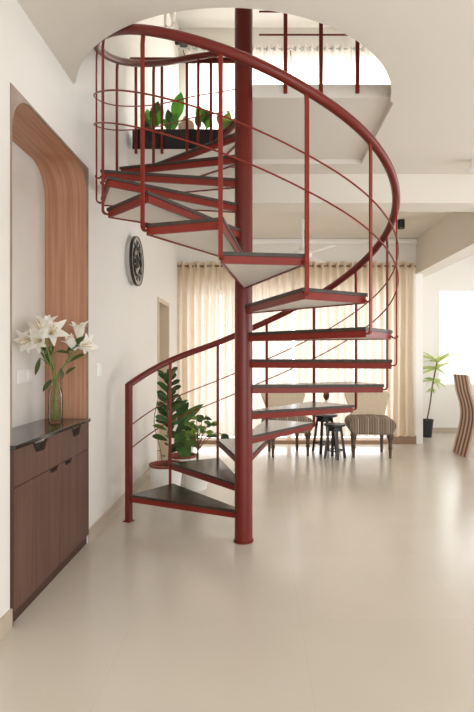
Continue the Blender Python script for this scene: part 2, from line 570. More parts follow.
# ------------------------------------------------------------------ spiral staircase
PX, PY = -0.105, 3.45
A0, DA = 20.2, 24.96
def ang(k): return R(A0 + DA * k)
def dirv(k): return Vector((math.sin(ang(k)), -math.cos(ang(k)), 0))
def tanv(k): return Vector((math.cos(ang(k)), math.sin(ang(k)), 0))   # towards growing k
H = {8: -1.05, 7: -.875, 6: -.71, 5: -.547, 4: -.372, 3: -.19, 2: -.015, 1: .165, 0: .35, -1: .52, -2: .69, -3: .86, -4: 1.04, -5: 1.215, -6: 1.385, -7: 1.55, -8: 1.69}
HR = {9: -.215, 8: -.03, 7: .125, 6: .31, 5: .50, 4: .69, 3: .865, 2: 1.03, 1: 1.185, 0: 1.335, -1: 1.505, -2: 1.68, -3: 1.85, -4: 2.01, -5: 2.17, -6: 2.36, -7: 2.57, -8: 2.70}
def shrink(k):
    t = max(0.0, min(1.0, (-2 - k) / 1.2))
    return 0.027 * t * t * (3 - 2 * t) - 0.02 * math.exp(-((k - 2.2) / 1.6) ** 2)
def hr_at(k):
    i = math.floor(k); t = k - i
    g = lambda j: HR[max(-8, min(9, j))] + (0 if -8 <= j <= 9 else (0.18 if j > 9 else 0.14) * (-1 if j > 9 else 1))
    a, b_, c, d = g(i - 1), g(i), g(i + 1), g(i + 2)
    return 0.5 * (2 * b_ + (c - a) * t + (2 * a - 5 * b_ + 4 * c - d) * t * t + (3 * b_ - a - 3 * c + d) * t ** 3)

stair = thing('spiral_staircase', 'red oxide steel spiral staircase with dark stone treads around one round post', 'staircase', (PX, PY, 0))
RT, RB, RR = 0.968, 0.992, 0.986
bm = BM(); lathe(bm, [(0.0, 0.0), (0.068, 0.0), (0.068, 0.012), (0.061, 0.014), (0.061, ZF + 1.0), (0.0, ZF + 1.0)], 32)
obj('center_pole', bm, M['red_tube'], stair, smooth=40)

for k in range(8, -9, -1):
    zt = EYE + H[k]
    def corners(ro, ri, ins):
        e = 0.012 - ins
        return [dirv(k) * ri - tanv(k) * e, dirv(k) * (ro - shrink(k)) - tanv(k) * e, dirv(k + 1) * (ro - shrink(k + 1)) + tanv(k + 1) * e, dirv(k + 1) * ri + tanv(k + 1) * e]
    bm = BM()
    prism(bm, [(c.x, c.y) for c in corners(RT, 0.045, 0.0)], zt - 0.02, zt)
    bm.normal_update()
    for f in bm.faces:
        f.material_index = 0 if abs(f.normal.z) > 0.5 else 1
    tr = obj('tread', bm, [M['granite'], M['granite_edge']], stair, bevel=0.002, bseg=1)
    cs = corners(RT - 0.012, 0.045, 0.012)
    bm = BM()
    zc = zt - 0.02 - 0.019
    up = (0, 0, 1)
    for i, j in ((0, 1), (1, 2), (2, 3)):
        p, q = cs[i].copy(), cs[j].copy()
        p.z = q.z = zc
        bar(bm, p, q, 0.012, 0.038, up)
    obj('tread_frame', bm, M['red'], tr)
    cs = corners(RT - 0.02, 0.05, 0.02)
    bm = BM()
    prism(bm, [(c.x, c.y) for c in cs], zt - 0.052, zt - 0.044)
    obj('soffit_panel', bm, M['board'], tr)

for k in range(8, -9, -1):
    d, t = dirv(k), tanv(k)
    RT, RB, RR = 0.968 - shrink(k), 0.992 - shrink(k), 0.986 - shrink(k)
    zb = EYE + H[k] - 0.038
    ztop = EYE + hr_at(k) - 0.015
    pts = [d * RR + Vector((0, 0, ztop)), d * RB + Vector((0, 0, ztop - 0.06)), d * RB + Vector((0, 0, zb + 0.02))]
    for i in range(1, 7):
        a = PI / 2 * i / 6
        pts.append(d * (RB - 0.02 + 0.02 * math.cos(a)) + Vector((0, 0, zb + 0.02 - 0.02 * math.sin(a))))
    pts.append(d * (RT - 0.008) + Vector((0, 0, zb)))
    bm = BM()
    sweep(bm, pts, [(-0.011, -0.0045), (0.011, -0.0045), (0.011, 0.0045), (-0.011, 0.0045)], ref=[t] * len(pts))
    bal = obj('baluster', bm, M['red'], stair)
    if k - 1 >= -8:
        zb2 = EYE + H[k - 1] - 0.038
        bm = BM()
        q = []
        for i in range(0, 8):
            a = PI * i / 7
            q.append(d * (RT + 0.014 + 0.018 * math.cos(a)) + Vector((0, 0, zb2 + 0.004 - 0.016 * math.sin(a))) + t * -0.012)
        tube(bm, q, 0.0055, 6)
        obj('hook_bracket', bm, M['red'], bal, smooth=40)

RT, RB, RR = 0.968, 0.992, 0.986
d9 = dirv(9)
bm = BM()
p0 = d9 * RR
bar(bm, p0 + Vector((0, 0, 0.004)), p0 + Vector((0, 0, EYE + HR[9] + 0.012)), 0.042, 0.042, tanv(9))
bar(bm, p0, p0 + Vector((0, 0, 0.006)), 0.07, 0.07, tanv(9))
obj('newel_post', bm, M['red_tube'], stair, bevel=0.004)
bm = BM()
pts = []
N = 17 * 8
for i in range(N + 1):
    k = 9 - 17 * i / N
    pts.append(dirv(k) * (RR - shrink(k)) + Vector((0, 0, EYE + hr_at(k))))
tube(bm, pts, 0.0255, 14)
obj('handrail', bm, M['red_tube'], stair, smooth=60)
for off in (0.33, 0.51):
    bm = BM()
    pts = []
    for i in range(N + 1):
        k = 9 - 17 * i / N
        pts.append(dirv(k) * (RB + 0.006 - shrink(k)) + Vector((0, 0, EYE + hr_at(k) - off)))
    tube(bm, pts, 0.0048, 8)
    obj('guard_rod', bm, M['red'], stair, smooth=60)

# guard rails of the storey above
g1 = thing('landing_guardrail', 'red rail of upright bars and thin rods along the landing edge above', 'railing', (XL, YL, ZF))
bm = BM(); tube(bm, [(-0.0, YL - 0.012, ZF + 0.84), (XL + 0.03, YL - 0.012, ZF + 0.84)], 0.024, 12)
obj('handrail', bm, M['red_tube'], g1, world=True, smooth=40)
for z in (2.155, 2.31):
    bm = BM(); tube(bm, [(0.0, YL - 0.012, EYE + z), (XL, YL - 0.012, EYE + z)], 0.006, 8)
    obj('guard_rod', bm, M['red'], g1, world=True, smooth=40)
for px in (285.5, 321, 357.5, 394):
    x = (px - CX) * (YL - 0.012) / F
    bm = BM(); box(bm, x - 0.013, x + 0.013, YL - 0.019, YL - 0.001, EYE + 1.765, ZF + 0.83)
    obj('baluster', bm, M['red'], g1, world=True, bevel=0.004)
g2 = thing('planter_guardrail', 'red rail of upright bars in front of the planter box above', 'railing', (-0.6, YE, ZF))
bm = BM(); tube(bm, [(-1.13, YE - 0.010, EYE + 2.605), (-0.16, YE - 0.010, EYE + 2.605)], 0.024, 12)
obj('handrail', bm, M['red_tube'], g2, world=True, smooth=40)
for px in (136, 162, 187, 211):
    x = (px - CX) * (YE - 0.010) / F
    bm = BM(); box(bm, x - 0.012, x + 0.012, YE - 0.020, YE - 0.001, EYE + 1.785, EYE + 2.59)
    obj('baluster', bm, M['red'], g2, world=True, bevel=0.004)

# ------------------------------------------------------------------ cabinet in the niche
cab = thing('cabinet', 'dark walnut cabinet with notch handles set into the wall niche', 'cabinet', (XW, (NY0 + NY1) / 2, 0))
xF = XW + 0.008
obj('body', bx(XW - 0.28, xF - 0.02, NY0 + 0.006, NY1 - 0.006, 0.06, 0.822), M['edge_dark'], cab, world=True)
obj('plinth', bx(XW - 0.25, xF - 0.016, NY0 + 0.018, NY1 - 0.003, 0, 0.06), M['edge_dark'], cab, world=True)
obj('side_panel', bx(XW - 0.2, xF, NY0 + 0.002, NY0 + 0.016, 0.0, 0.822), M['edge_dark'], cab, world=True)
obj('countertop', bx(XW - 0.284, xF + 0.016, NY0 + 0.002, NY1 - 0.014, 0.824, 0.845), M['black_stone'], cab, world=True, bevel=0.003)

def notched(y0, y1, z0, z1, notches, depth, slope):
    """front panel in the YZ plane with trapezoid notches cut into its top edge"""
    pts = [(y0, z0), (y1, z0), (y1, z1)]
    for a, b in sorted(notches, reverse=True):
        pts += [(b, z1), (b - slope, z1 - depth), (a + slope, z1 - depth), (a, z1)]
    pts.append((y0, z1))
    bm = BM()
    f = bm.faces.new([bm.verts.new((xF, y, z)) for y, z in pts])
    res = bmesh.ops.extrude_face_region(bm, geom=[f])
    bmesh.ops.translate(bm, verts=[v for v in res['geom'] if isinstance(v, bmesh.types.BMVert)], vec=(-0.018, 0, 0))
    bmesh.ops.triangulate(bm, faces=[g for g in bm.faces if len(g.verts) > 4])
    return bm
yA, yM, yZ = NY0 + 0.018, 2.905, NY1 - 0.008
dr = obj('drawer', notched(yA, yZ, 0.642, 0.821, [(2.555, 2.745), (3.085, 3.262)], 0.058, 0.045), M['veneer_dark'], cab, world=True)
for a, b_ in ((2.555, 2.745), (3.085, 3.262)):
    h = obj('notch_shade_plate', bx(xF - 0.0195, xF - 0.0183, a, b_, 0.764, 0.8215), M['notch_shade'], dr)  # thin dark plate behind the drawer notch, painted as its shade
    bmv = h.data
    for v in bmv.vertices: v.co = v.co - Vector(cab.location)
    h = obj('handle_lip', bx(xF - 0.017, xF - 0.003, a + 0.035, b_ - 0.035, 0.812, 0.8205), M['chrome'], dr)
    for v in h.data.vertices: v.co = v.co - Vector(cab.location)
for a, b_, n in ((yA, yM - 0.0015, (2.772, 2.882)), (yM + 0.0015, yZ, (2.978, 3.10))):
    dd = obj('door', notched(a, b_, 0.062, 0.6385, [n], 0.024, 0.02), M['veneer_dark'], cab, world=True)
    h = obj('notch_shade_plate', bx(xF - 0.0195, xF - 0.0183, n[0], n[1], 0.61, 0.6405), M['notch_shade'], dd)  # same painted shade behind the door notch
    for v in h.data.vertices: v.co = v.co - Vector(cab.location)

# ------------------------------------------------------------------ switch plates
sp = thing('socket_plate', 'white double socket plate on the pale niche back behind the lilies', 'socket', (XW - 0.287, 3.10, 1.14))
obj('plate', bx(0.0005, 0.010, -0.105, 0.105, -0.043, 0.043), M['plastic'], sp, bevel=0.003)
for y in (-0.055, 0.055):
    obj('switch', bx(0.010, 0.014, y - 0.028, y + 0.028, -0.026, 0.026), M['plastic'], sp, bevel=0.002)
sp = thing('light_switch', 'small white light switch on the long wall beside the niche', 'switch', (XW, 3.64, 1.165))
obj('plate', bx(0.0005, 0.009, -0.045, 0.045, -0.047, 0.047), M['plastic'], sp, bevel=0.003)
obj('switch', bx(0.009, 0.013, -0.02, 0.02, -0.03, 0.03), M['plastic'], sp, bevel=0.002)

# ------------------------------------------------------------------ lilies in their vase
VX, VY, VZ = -1.275, 3.165, 0.846
vase = thing('glass_vase', 'clear glass bottle vase with a rolled neck on the black countertop', 'vase', (VX, VY, VZ))
bm = BM()
lathe(bm, [(0.0, 0.0), (0.038, 0.0), (0.042, 0.006), (0.043, 0.03), (0.042, 0.17), (0.038, 0.20), (0.028, 0.222), (0.027, 0.232), (0.033, 0.238), (0.033, 0.246), (0.027, 0.252), (0.030, 0.268), (0.033, 0.272),
           (0.030, 0.272), (0.0265, 0.266), (0.024, 0.25), (0.024, 0.225), (0.034, 0.198), (0.0385, 0.17), (0.0395, 0.03), (0.037, 0.012), (0.0, 0.010)], 32)
obj('glass_body', bm, M['glass'], vase, smooth=50)
bm = BM(); lathe(bm, [(0, 0.0104), (0.0365, 0.0125), (0.0393, 0.03), (0.0385, 0.14), (0, 0.14)], 32)
obj('water', bm, M['water'], vase, smooth=50)

def make_lily(label, tip, face, size, open_, foot, leaves, yellow=False):
    """tip: flower centre (world); face: way the flower looks; foot: where the stem stands in the vase"""
    size *= 1.3
    tip, face, foot = Vector(tip), Vector(face).normalized(), Vector(foot)
    root = thing('lily', label, 'flower', (VX, VY, VZ + 0.014), group='white lilies in the glass vase')
    neck = Vector((VX + (foot.x - VX) * -0.45, VY + (foot.y - VY) * -0.45, VZ + 0.262))
    base = tip - face * size * 0.62
    mid = (neck + base) / 2 + Vector((0, 0, 0.01))
    pts = spline([foot, (foot + neck) / 2, neck, mid, base - face * 0.012, base], 6)
    bm = BM(); tube(bm, pts, 0.0032, 7)
    obj('stem', bm, M['green_stem'], root, world=True, smooth=60)
    s = face.cross(Vector((0.3, 0.1, 1))).normalized(); u = s.cross(face)
    for w in range(6):
        a = 2 * PI * w / 6 + random.uniform(-.22, .22)
        rad = s * math.cos(a) + u * math.sin(a)
        L = size * random.uniform(0.86, 1.1) * (1.0 if w % 2 else 1.06)
        W = size * (0.48 if w % 2 else 0.40)
        t = rad.cross(face)
        bm = BM(); rows = []
        for i in range(9):
            v = i / 8
            r_ = size * (0.05 + open_ * 0.62 * v ** 2.2 + 0.12 * v)
            h_ = L * (v - open_ * 0.34 * v ** 3)
            wd = W * max(0.12, math.sin(PI * (0.10 + 0.88 * v)) ** 0.8)
            c = base + face * h_ + rad * r_
            rows.append([bm.verts.new(c - t * wd / 2 + rad * (-0.12 * wd)), bm.verts.new(c), bm.verts.new(c + t * wd / 2 + rad * (-0.12 * wd))])
        for p, q in zip(rows, rows[1:]):
            bm.faces.new((p[0], p[1], q[1], q[0])); bm.faces.new((p[1], p[2], q[2], q[1]))
        obj('petal', bm, M['lily'], root, world=True, smooth=80)
    bm = BM()
    for w in range(5):
        a = 2 * PI * w / 5
        e = base + face * size * 0.8 + (s * math.cos(a) + u * math.sin(a)) * size * 0.14
        tube(bm, [base, (base + e) / 2, e], 0.0012, 5)
        bar(bm, e - s * 0.005, e + s * 0.005, 0.003, 0.003, face)
    obj('stamens', bm, M['stamen'], root, world=True)
    for (lp, ld, L, W) in leaves:
        bm = BM()
        lp = Vector(lp)
        near = min((p for p in pts if p.z > VZ + 0.2), key=lambda p: (p + Vector((0, 0, 0.03)) - lp).length)
        tube(bm, spline([near, (near + lp) / 2 + Vector((0, 0, 0.006)), lp], 4), 0.0018, 6)
        leaf(bm, lp, ld, (0.4, -0.6, 0.7), L * 1.1, W * 1.25, curl=0.25, fold=0.2)
        obj('leaf', bm, M['lily_leaf'], root, world=True, smooth=80)
Yv = VY
def fp(px, py, dy=0.0): return P2(px, py, Yv + dy)
def vd(px, py, qx, qy, dy=0.0):
    return P2(qx, qy, Yv + dy) - P2(px, py, Yv)
ft = [(VX + 0.022 * math.cos(a), VY + 0.022 * math.sin(a), VZ + 0.018) for a in (0.3, 1.2, 2.1, 3.0, 3.9, 4.8, 5.6)]
make_lily('large open white lily at the top of the bouquet', fp(38, 325, -0.14), (-0.2, -0.55, 0.75), 0.105, 1.0, ft[0],
          [(fp(45, 352), vd(45, 352, 40, 341, -.03), 0.10, 0.032), (fp(54, 372), vd(54, 372, 47, 352, -.03), 0.13, 0.028)])
make_lily('wide open white lily with ragged petals in the middle of the bouquet', fp(53, 330, -0.08), (0.55, -0.75, 0.3), 0.10, 1.0, ft[1],
          [(fp(53, 346), vd(53, 346, 46, 356, -.03), 0.09, 0.038), (fp(56, 352), vd(56, 352, 66, 351, -.02), 0.085, 0.024)])
make_lily('drooping white lily hanging out over the niche side of the bouquet', fp(25, 341, -0.23), (-0.3, -0.85, -0.25), 0.095, 0.75, ft[2],
          [(fp(40, 358), vd(40, 358, 34, 378, -.02), 0.105, 0.022)])
make_lily('white lily low in the bouquet just under the open ones', fp(36, 341, -0.18), (-0.2, -0.9, -0.1), 0.09, 0.85, ft[3],
          [(fp(52, 380), vd(52, 380, 42, 390, -.02), 0.085, 0.026), (fp(50, 366), vd(50, 366, 43, 352, -.01), 0.10, 0.022)])
make_lily('upright trumpet white lily highest of the two on long stems', fp(79, 327, 0.0), (0.12, -0.35, 0.9), 0.095, 0.55, ft[4],
          [(fp(74, 346), vd(74, 346, 84, 334, -.02), 0.085, 0.03), (fp(66, 374), vd(66, 374, 76, 364, -.02), 0.07, 0.022)])
make_lily('slim half open white lily facing the large bouquet cluster', fp(70, 341, -0.03), (-0.35, -0.55, 0.75), 0.085, 0.4, ft[5],
          [(fp(67, 352), vd(67, 352, 82, 338, -.04), 0.11, 0.04), (fp(70, 362), vd(70, 362, 86, 350, -.02), 0.11, 0.026)])
make_lily('full white lily tucked behind the ragged one at the bouquet crown', fp(46, 322, -0.05), (0.1, -0.6, 0.8), 0.085, 0.9, ft[1], [])
make_lily('creamy white lily facing out towards the staircase', fp(87, 345, -0.02), (0.85, -0.4, 0.1), 0.095, 0.7, ft[6],
          [(fp(63, 378), vd(63, 378, 61, 366, -.02), 0.06, 0.018)])

# ------------------------------------------------------------------ wall clock
ck = thing('wall_clock', 'round black and silver openwork clock hung on the long wall', 'clock', (XW, 4.565, EYE + 0.865))
def ring(r0, r1, x0, x1, n=48):
    bm = BM()
    for i in range(n):
        pass
    rings = []
    for (r_, x_) in ((r0, x0), (r1, x0), (r1, x1), (r0, x1)):
        rings.append([bm.verts.new((x_, r_ * math.cos(2 * PI * i / n), r_ * math.sin(2 * PI * i / n))) for i in range(n)])
    for a in range(4):
        p, q = rings[a], rings[(a + 1) % 4]
        for i in range(n):
            bm.faces.new((p[i], p[(i + 1) % n], q[(i + 1) % n], q[i]))
    return bm
obj('outer_ring', ring(0.185, 0.215, 0.045, 0.06), M['silver'], ck)
obj('rim', ring(0.213, 0.222, 0.038, 0.064), M['black'], ck)
obj('inner_ring', ring(0.118, 0.132, 0.045, 0.06), M['black'], ck)
obj('dial', ring(0.002, 0.062, 0.045, 0.058), M['black'], ck)
for i in range(12):
    a = 2 * PI * i / 12
    bm = BM()
    for o_ in (-0.012, 0.0, 0.012):
        c, s_ = math.cos(a), math.sin(a)
        p = Vector((0.053, 0.130 * s_ + o_ * c, 0.130 * c - o_ * s_)); q = Vector((0.053, 0.19 * s_ + o_ * c, 0.19 * c - o_ * s_))
        bar(bm, p, q, 0.006, 0.008, (1, 0, 0))
    obj('numeral', bm, M['black'], ck)
bm = BM()
for i in range(8):
    a = 2 * PI * i / 8 + 0.2
    bar(bm, (0.052, 0.06 * math.sin(a), 0.06 * math.cos(a)), (0.052, 0.12 * math.sin(a + .25), 0.12 * math.cos(a + .25)), 0.008, 0.008, (1, 0, 0))
obj('lattice', bm, M['silver'], ck)
for L_, a, w in ((0.10, 0.9, 0.012), (0.15, -0.5, 0.009)):
    bm = BM(); bar(bm, (0.064, 0, 0), (0.064, L_ * math.sin(a), L_ * math.cos(a)), w, 0.003, (1, 0, 0))
    obj('clock_hand', bm, M['black'], ck)
obj('movement_case', bx(0.0005, 0.045, -0.06, 0.06, -0.06, 0.06), M['black'], ck)

# ------------------------------------------------------------------ potted plants under the stairs
def pot_parts(root, r, h, matl=None, rim=True, sq=0.8):
    bm = BM()
    lathe(bm, [(0, 0), (r * sq, 0), (r * (sq + 0.06), h * 0.25), (r, h), (r * 0.93, h), (r * 0.9, h - 0.05), (0, h - 0.05)], 32)
    obj('pot', bm, matl or M['pot'], root, smooth=40)
    if rim:
        bm = BM()
        lathe(bm, [(r * 0.82, h - 0.03), (r * 0.90, h - 0.03), (r * 0.925, h + 0.012), (r * 1.02, h + 0.012), (r * 1.02, h + 0.022), (r * 0.86, h + 0.022), (r * 0.82, h - 0.03)], 32)
        obj('inner_pot_rim', bm, M['terracotta'], root, smooth=40)
    bm = BM(); lathe(bm, [(0, h - 0.05), (r * 0.8, h - 0.05), (r * 0.8, h - 0.022), (0, h - 0.012)], 24)
    obj('soil', bm, M['soil'], root, smooth=60)

rnd = random.Random(3)
r1 = thing('potted_fig', 'tall leafy fig in a white pot with a terracotta rim, thin bare shoot beside it', 'plant', (-0.85, 4.62, 0))
pot_parts(r1, 0.152, 0.262)
st = spline([(0.02, 0, 0.24), (0.03, 0.0, 0.5), (0.012, 0, 0.8), (0.03, 0, 1.06)], 6)
bm = BM(); tube(bm, st, 0.008, 8); obj('stem', bm, M['stem'], r1, smooth=60)
sh = spline([(-0.02, -0.02, 0.24), (-0.05, -0.02, 0.42), (-0.105, -0.02, 0.66), (-0.075, -0.02, 0.86)], 6)
bm = BM(); tube(bm, sh, 0.0035, 6); obj('bare_shoot', bm, M['stem'], r1, smooth=60)
n = 56
for i in range(n):
    t = i / (n - 1)
    z = 0.44 + 0.64 * t
    a = i * 2.4
    el = 0.25 + 0.7 * t
    base = Vector((0.02, 0, z))
    d = Vector((math.cos(a), math.sin(a) * 0.8, el + rnd.uniform(-.3, .5)))
    L = rnd.uniform(0.12, 0.15) * (1.0 - 0.2 * t)
    if t < 0.3 and i % 2: continue
    roll = Vector((rnd.uniform(-.4, .4), rnd.uniform(-1.2, -.4), rnd.uniform(.2, 1)))
    bm = BM(); leaf(bm, base + d.normalized() * 0.01, d, roll, L, L * 0.6, 0.2, 0.1, 'fiddle')
    obj('leaf', bm, M['fig'] if rnd.random() < .8 else M['broad'], r1, smooth=80)
for z, a in ((0.40, 3.0), (0.36, 5.4)):
    bm = BM(); leaf(bm, (-0.04, -0.02, z), (math.cos(a), math.sin(a), 0.2), (0, 0, 1), 0.06, 0.035, 0.3, 0.1)
    obj('leaf', bm, M['fig'], r1, smooth=80)

r2 = thing('potted_rubber_plant', 'broad leaved plant with one large drooping leaf in a pot behind the stair foot', 'plant', (-0.77, 5.12, 0))
pot_parts(r2, 0.14, 0.245)
def vlocal(root, px, py, dy=0.0): return P2(px, py, root.location.y + dy) - Vector(root.location)
for (bx_, by_, tx, ty, W, mt, dy) in ((178, 425, 201, 404, 0.105, 'broad', -.06), (178, 430, 188, 462, 0.16, 'broad', -.16), (178, 448, 199, 425, 0.07, 'young', -.1), (176, 440, 186, 418, 0.09, 'fig', -.05),
                                      (178, 420, 188, 402, 0.09, 'fig', .05), (176, 432, 192, 428, 0.10, 'fig', -.02), (177, 412, 180, 396, 0.08, 'fig', .0), (175, 438, 168, 430, 0.09, 'fig', .05), (178, 436, 200, 446, 0.10, 'broad', -.12),
                                      (178, 408, 186, 400, 0.07, 'fig', -.1), (180, 442, 172, 452, 0.08, 'fig', -.1)):
    b0 = vlocal(r2, bx_, by_); t0 = vlocal(r2, tx, ty, dy)
    bm = BM()
    tube(bm, spline([(0, 0, 0.22), (b0 * 0.5 + Vector((0, 0, 0.11))), b0], 4), 0.005, 6)
    d = t0 - b0
    leaf(bm, b0, d, (0.2, -0.8, 0.6), d.length * 1.05, W, 0.12, 0.12)
    obj('leaf', bm, M[mt], r2, smooth=80)

r3 = thing('potted_umbrella_plant', 'low spreading small leaved plant in a plain white pot by the stair post', 'plant', (-0.60, 4.83, 0))
pot_parts(r3, 0.138, 0.24, rim=False, sq=0.72)
tips = [(190, 424), (197, 419), (204, 418), (211, 424), (222, 434), (199, 428), (185, 432), (206, 432), (214, 436), (192, 437)]
for (px, py) in tips:
    e = vlocal(r3, px, py, rnd.uniform(-.08, .08))
    bm = BM()
    tube(bm, spline([(0.01, 0, 0.21), (0.015, 0, 0.36), (e * 0.7 + Vector((0, 0, 0.16))), e], 5), 0.004, 6)
    obj('stem', bm, M['stem'], r3, smooth=60)
    big = (px == 222)
    nl = 1 if big else 6
    for w in range(nl):
        a = 2 * PI * w / nl + rnd.random()
        d = Vector((math.cos(a), math.sin(a) * .6, rnd.uniform(-.5, .5)))
        if big: d = Vector((0.5, -0.4, -0.55))
        bm = BM(); leaf(bm, e, d, (rnd.uniform(-.3, .3), -0.8, 0.7), 0.12 if big else rnd.uniform(.055, .08), 0.08 if big else 0.042, 0.2, 0.1)
        obj('leaf', bm, M['fig'] if big else (M['broad'] if rnd.random() < .6 else M['young']), r3, smooth=80)

# ------------------------------------------------------------------ dracaena near the dining window
r4 = thing('potted_dracaena', 'pale leaved dracaena with a leaning cane in a black pot by the dining window', 'plant', (2.64, 7.95, 0))
bm = BM(); lathe(bm, [(0, 0), (0.075, 0), (0.10, 0.25), (0.106, 0.25), (0.106, 0.275), (0.094, 0.275), (0.09, 0.24), (0, 0.24)], 24)
obj('pot', bm, M['black'], r4, smooth=40)
bm = BM(); lathe(bm, [(0, 0.235), (0.088, 0.235), (0.088, 0.25), (0, 0.255)], 20); obj('soil', bm, M['soil'], r4, smooth=60)
top = vlocal(r4, 437, 362)
pts = spline([(0, 0, 0.24), (0.05, 0, 0.5), (0.09, 0, 0.8), top], 6)
bm = BM(); tube(bm, pts, 0.012, 8); obj('cane', bm, M['stem'], r4, smooth=60)
def rosette(c, n, L, W, up, seed):
    q = random.Random(seed)
    for i in range(n):
        a = 2 * PI * i / n + q.random() * .5
        d = Vector((math.cos(a), math.sin(a) * 0.8, up + q.uniform(-.3, .5)))
        bm = BM(); leaf(bm, c, d, (0.1, -0.7, 0.7), L * q.uniform(.8, 1.1), W, 0.3, 0.1, 'strap')
        obj('leaf', bm, M['pale'] if q.random() < .7 else M['young'], r4, smooth=80)
rosette(top, 11, 0.32, 0.08, 0.5, 1)
rosette(top - Vector((0.02, 0, 0.10)), 9, 0.30, 0.08, 0.1, 2)
rosette(top - Vector((0.05, 0, 0.28)), 7, 0.22, 0.07, -0.1, 3)
rosette(top - Vector((0.08, 0, 0.42)), 4, 0.13, 0.05, -0.2, 4)

# ------------------------------------------------------------------ planter above
pl = thing('planter_box', 'long black planter box standing at the edge of the upper floor', 'planter', (-0.66, 4.565, ZF))
bm = BM()
x0, x1, y0, y1, hh = -0.46, 0.46, -0.10, 0.10, 0.185
box(bm, x0, x1, y0, y0 + 0.012, 0, hh); box(bm, x0, x1, y1 - 0.012, y1, 0, hh); box(bm, x0, x0 + 0.012, y0 + 0.012, y1 - 0.012, 0, hh); box(bm, x1 - 0.012, x1, y0 + 0.012, y1 - 0.012, 0, hh); box(bm, x0 + .012, x1 - .012, y0 + .012, y1 - .012, 0, 0.012)
obj('trough', bm, M['black'], pl)
obj('soil', bx(x0 + .013, x1 - .013, y0 + .013, y1 - .013, 0.013, hh - 0.03), M['soil'], pl)
def planter_plant(px, label, leaves):
    root = thing('arum_plant', label, 'plant', P2(px, 128, 4.565) * 1.0)
    root.location.z = ZF + hh - 0.03
    root.location.y = 4.565
    for (qx, qy, L, W, mt, dy) in leaves:
        e = P2(qx, qy, 4.565 + dy) - Vector(root.location)
        d = e.normalized()
        bm = BM()
        b0 = e * max(0.15, 1 - L / e.length)
        tube(bm, [(0, 0, 0), b0 * 0.5 + Vector((0, 0, 0.01)), b0], 0.004, 6)
        leaf(bm, b0, e - b0, (0.15, -0.9, 0.4), (e - b0).length, W, 0.12, 0.14)
        obj('leaf', bm, M[mt], root, smooth=80)
planter_plant(151, 'dark leaved plant at the wall end of the black planter', [(141, 111, .17, .075, 'upleaf', -.08), (147, 107, .2, .08, 'upleaf', 0), (158, 99, .24, .10, 'fig', .03), (163, 108, .18, .08, 'upleaf', -.05), (144, 120, .13, .07, 'fig', -.1), (155, 112, .15, .075, 'upleaf', -.08)])
planter_plant(172, 'plant with one tall bright green leaf in the black planter', [(181, 90, .28, .115, 'upleaf', -.02), (168, 108, .17, .08, 'fig', -.06), (176, 112, .15, .08, 'upleaf', -.08), (164, 118, .12, .06, 'upleaf', -.08)])
planter_plant(202, 'rounded leaf plant beyond the beige stone in the black planter', [(199, 104, .16, .09, 'upleaf', -.03), (207, 108, .15, .09, 'fig', 0), (196, 116, .1, .06, 'fig', -.07), (211, 118, .1, .06, 'upleaf', -.07)])
planter_plant(224, 'bright young plant at the stair post end of the black planter', [(229, 110, .16, .085, 'young', -.05), (219, 112, .14, .08, 'upleaf', 0), (232, 118, .12, .07, 'young', -.06), (222, 119, .1, .06, 'young', -.08)])
bm = BM()
bmesh.ops.create_icosphere(bm, subdivisions=3, radius=1.0)
for v in bm.verts:
    v.co = Vector((v.co.x * 0.075, v.co.y * 0.055, (v.co.z + 0.9) * 0.095)) * (1 + 0.08 * math.sin(5 * v.co.x + 3 * v.co.z))
o = obj('stone_ornament', bm, M['ornament'], smooth=80); o.location = P2(187, 125, 4.565); o.location.z = ZF + hh - 0.03
tag(o, 'rounded beige stone ornament standing in the black planter', 'ornament')

# ------------------------------------------------------------------ curtains
def curtain_mesh(x0, x1, z0, z1, y, lam=0.105, amp=0.032, seed=0):
    q = random.Random(seed)
    bm = BM()
    n = int((x1 - x0) / lam * 12)
    ph = q.random() * 6
    cols = []
    zs = [z1 + 0.02, z1 - 0.08, z1 - 0.3, z1 - 0.8, (z0 + z1) / 2, z0 + 0.4, z0]
    for i in range(n + 1):
        t = i / n
        x = x0 + (x1 - x0) * t
        col = []
        for j, z in enumerate(zs):
            drift = 0.012 * math.sin(x * 9 + j * 0.7 + ph) * (j / 6)
            a = amp * (1.0 if j < 3 else 1.0 + 0.25 * math.sin(3 * x + j + ph))
            w = 2 * PI * (x - x0) / lam
            yy = y + a * math.sin(w + 0.25 * math.sin(j + x * 4 + ph)) + 0.25 * a * math.sin(2.3 * w + ph) * (j / 6)
            zz = z + (0.012 * math.sin(w * 0.5) if j == 0 else 0)
            col.append(bm.verts.new((x + drift, yy, zz)))
        cols.append(col)
    for a, b_ in zip(cols, cols[1:]):
        for j in range(len(zs) - 1):
            bm.faces.new((a[j], b_[j], b_[j + 1], a[j + 1]))
    return bm
bm = BM()
def torus(bm, R0, r0, n=18, m=6):
    vs = []
    for i in range(n):
        a = 2 * PI * i / n
        vs.append([bm.verts.new((r0 * math.sin(2 * PI * j / m), (R0 + r0 * math.cos(2 * PI * j / m)) * math.cos(a), (R0 + r0 * math.cos(2 * PI * j / m)) * math.sin(a))) for j in range(m)])
    for i in range(n):
        for j in range(m):
            bm.faces.new((vs[i][j], vs[(i + 1) % n][j], vs[(i + 1) % n][(j + 1) % m], vs[i][(j + 1) % m]))
torus(bm, 0.026, 0.007)
ey = obj('eyelet', bm, M['chrome'], smooth=180)
eye_mesh = ey.data
bpy.data.objects.remove(ey)
YC = 7.14
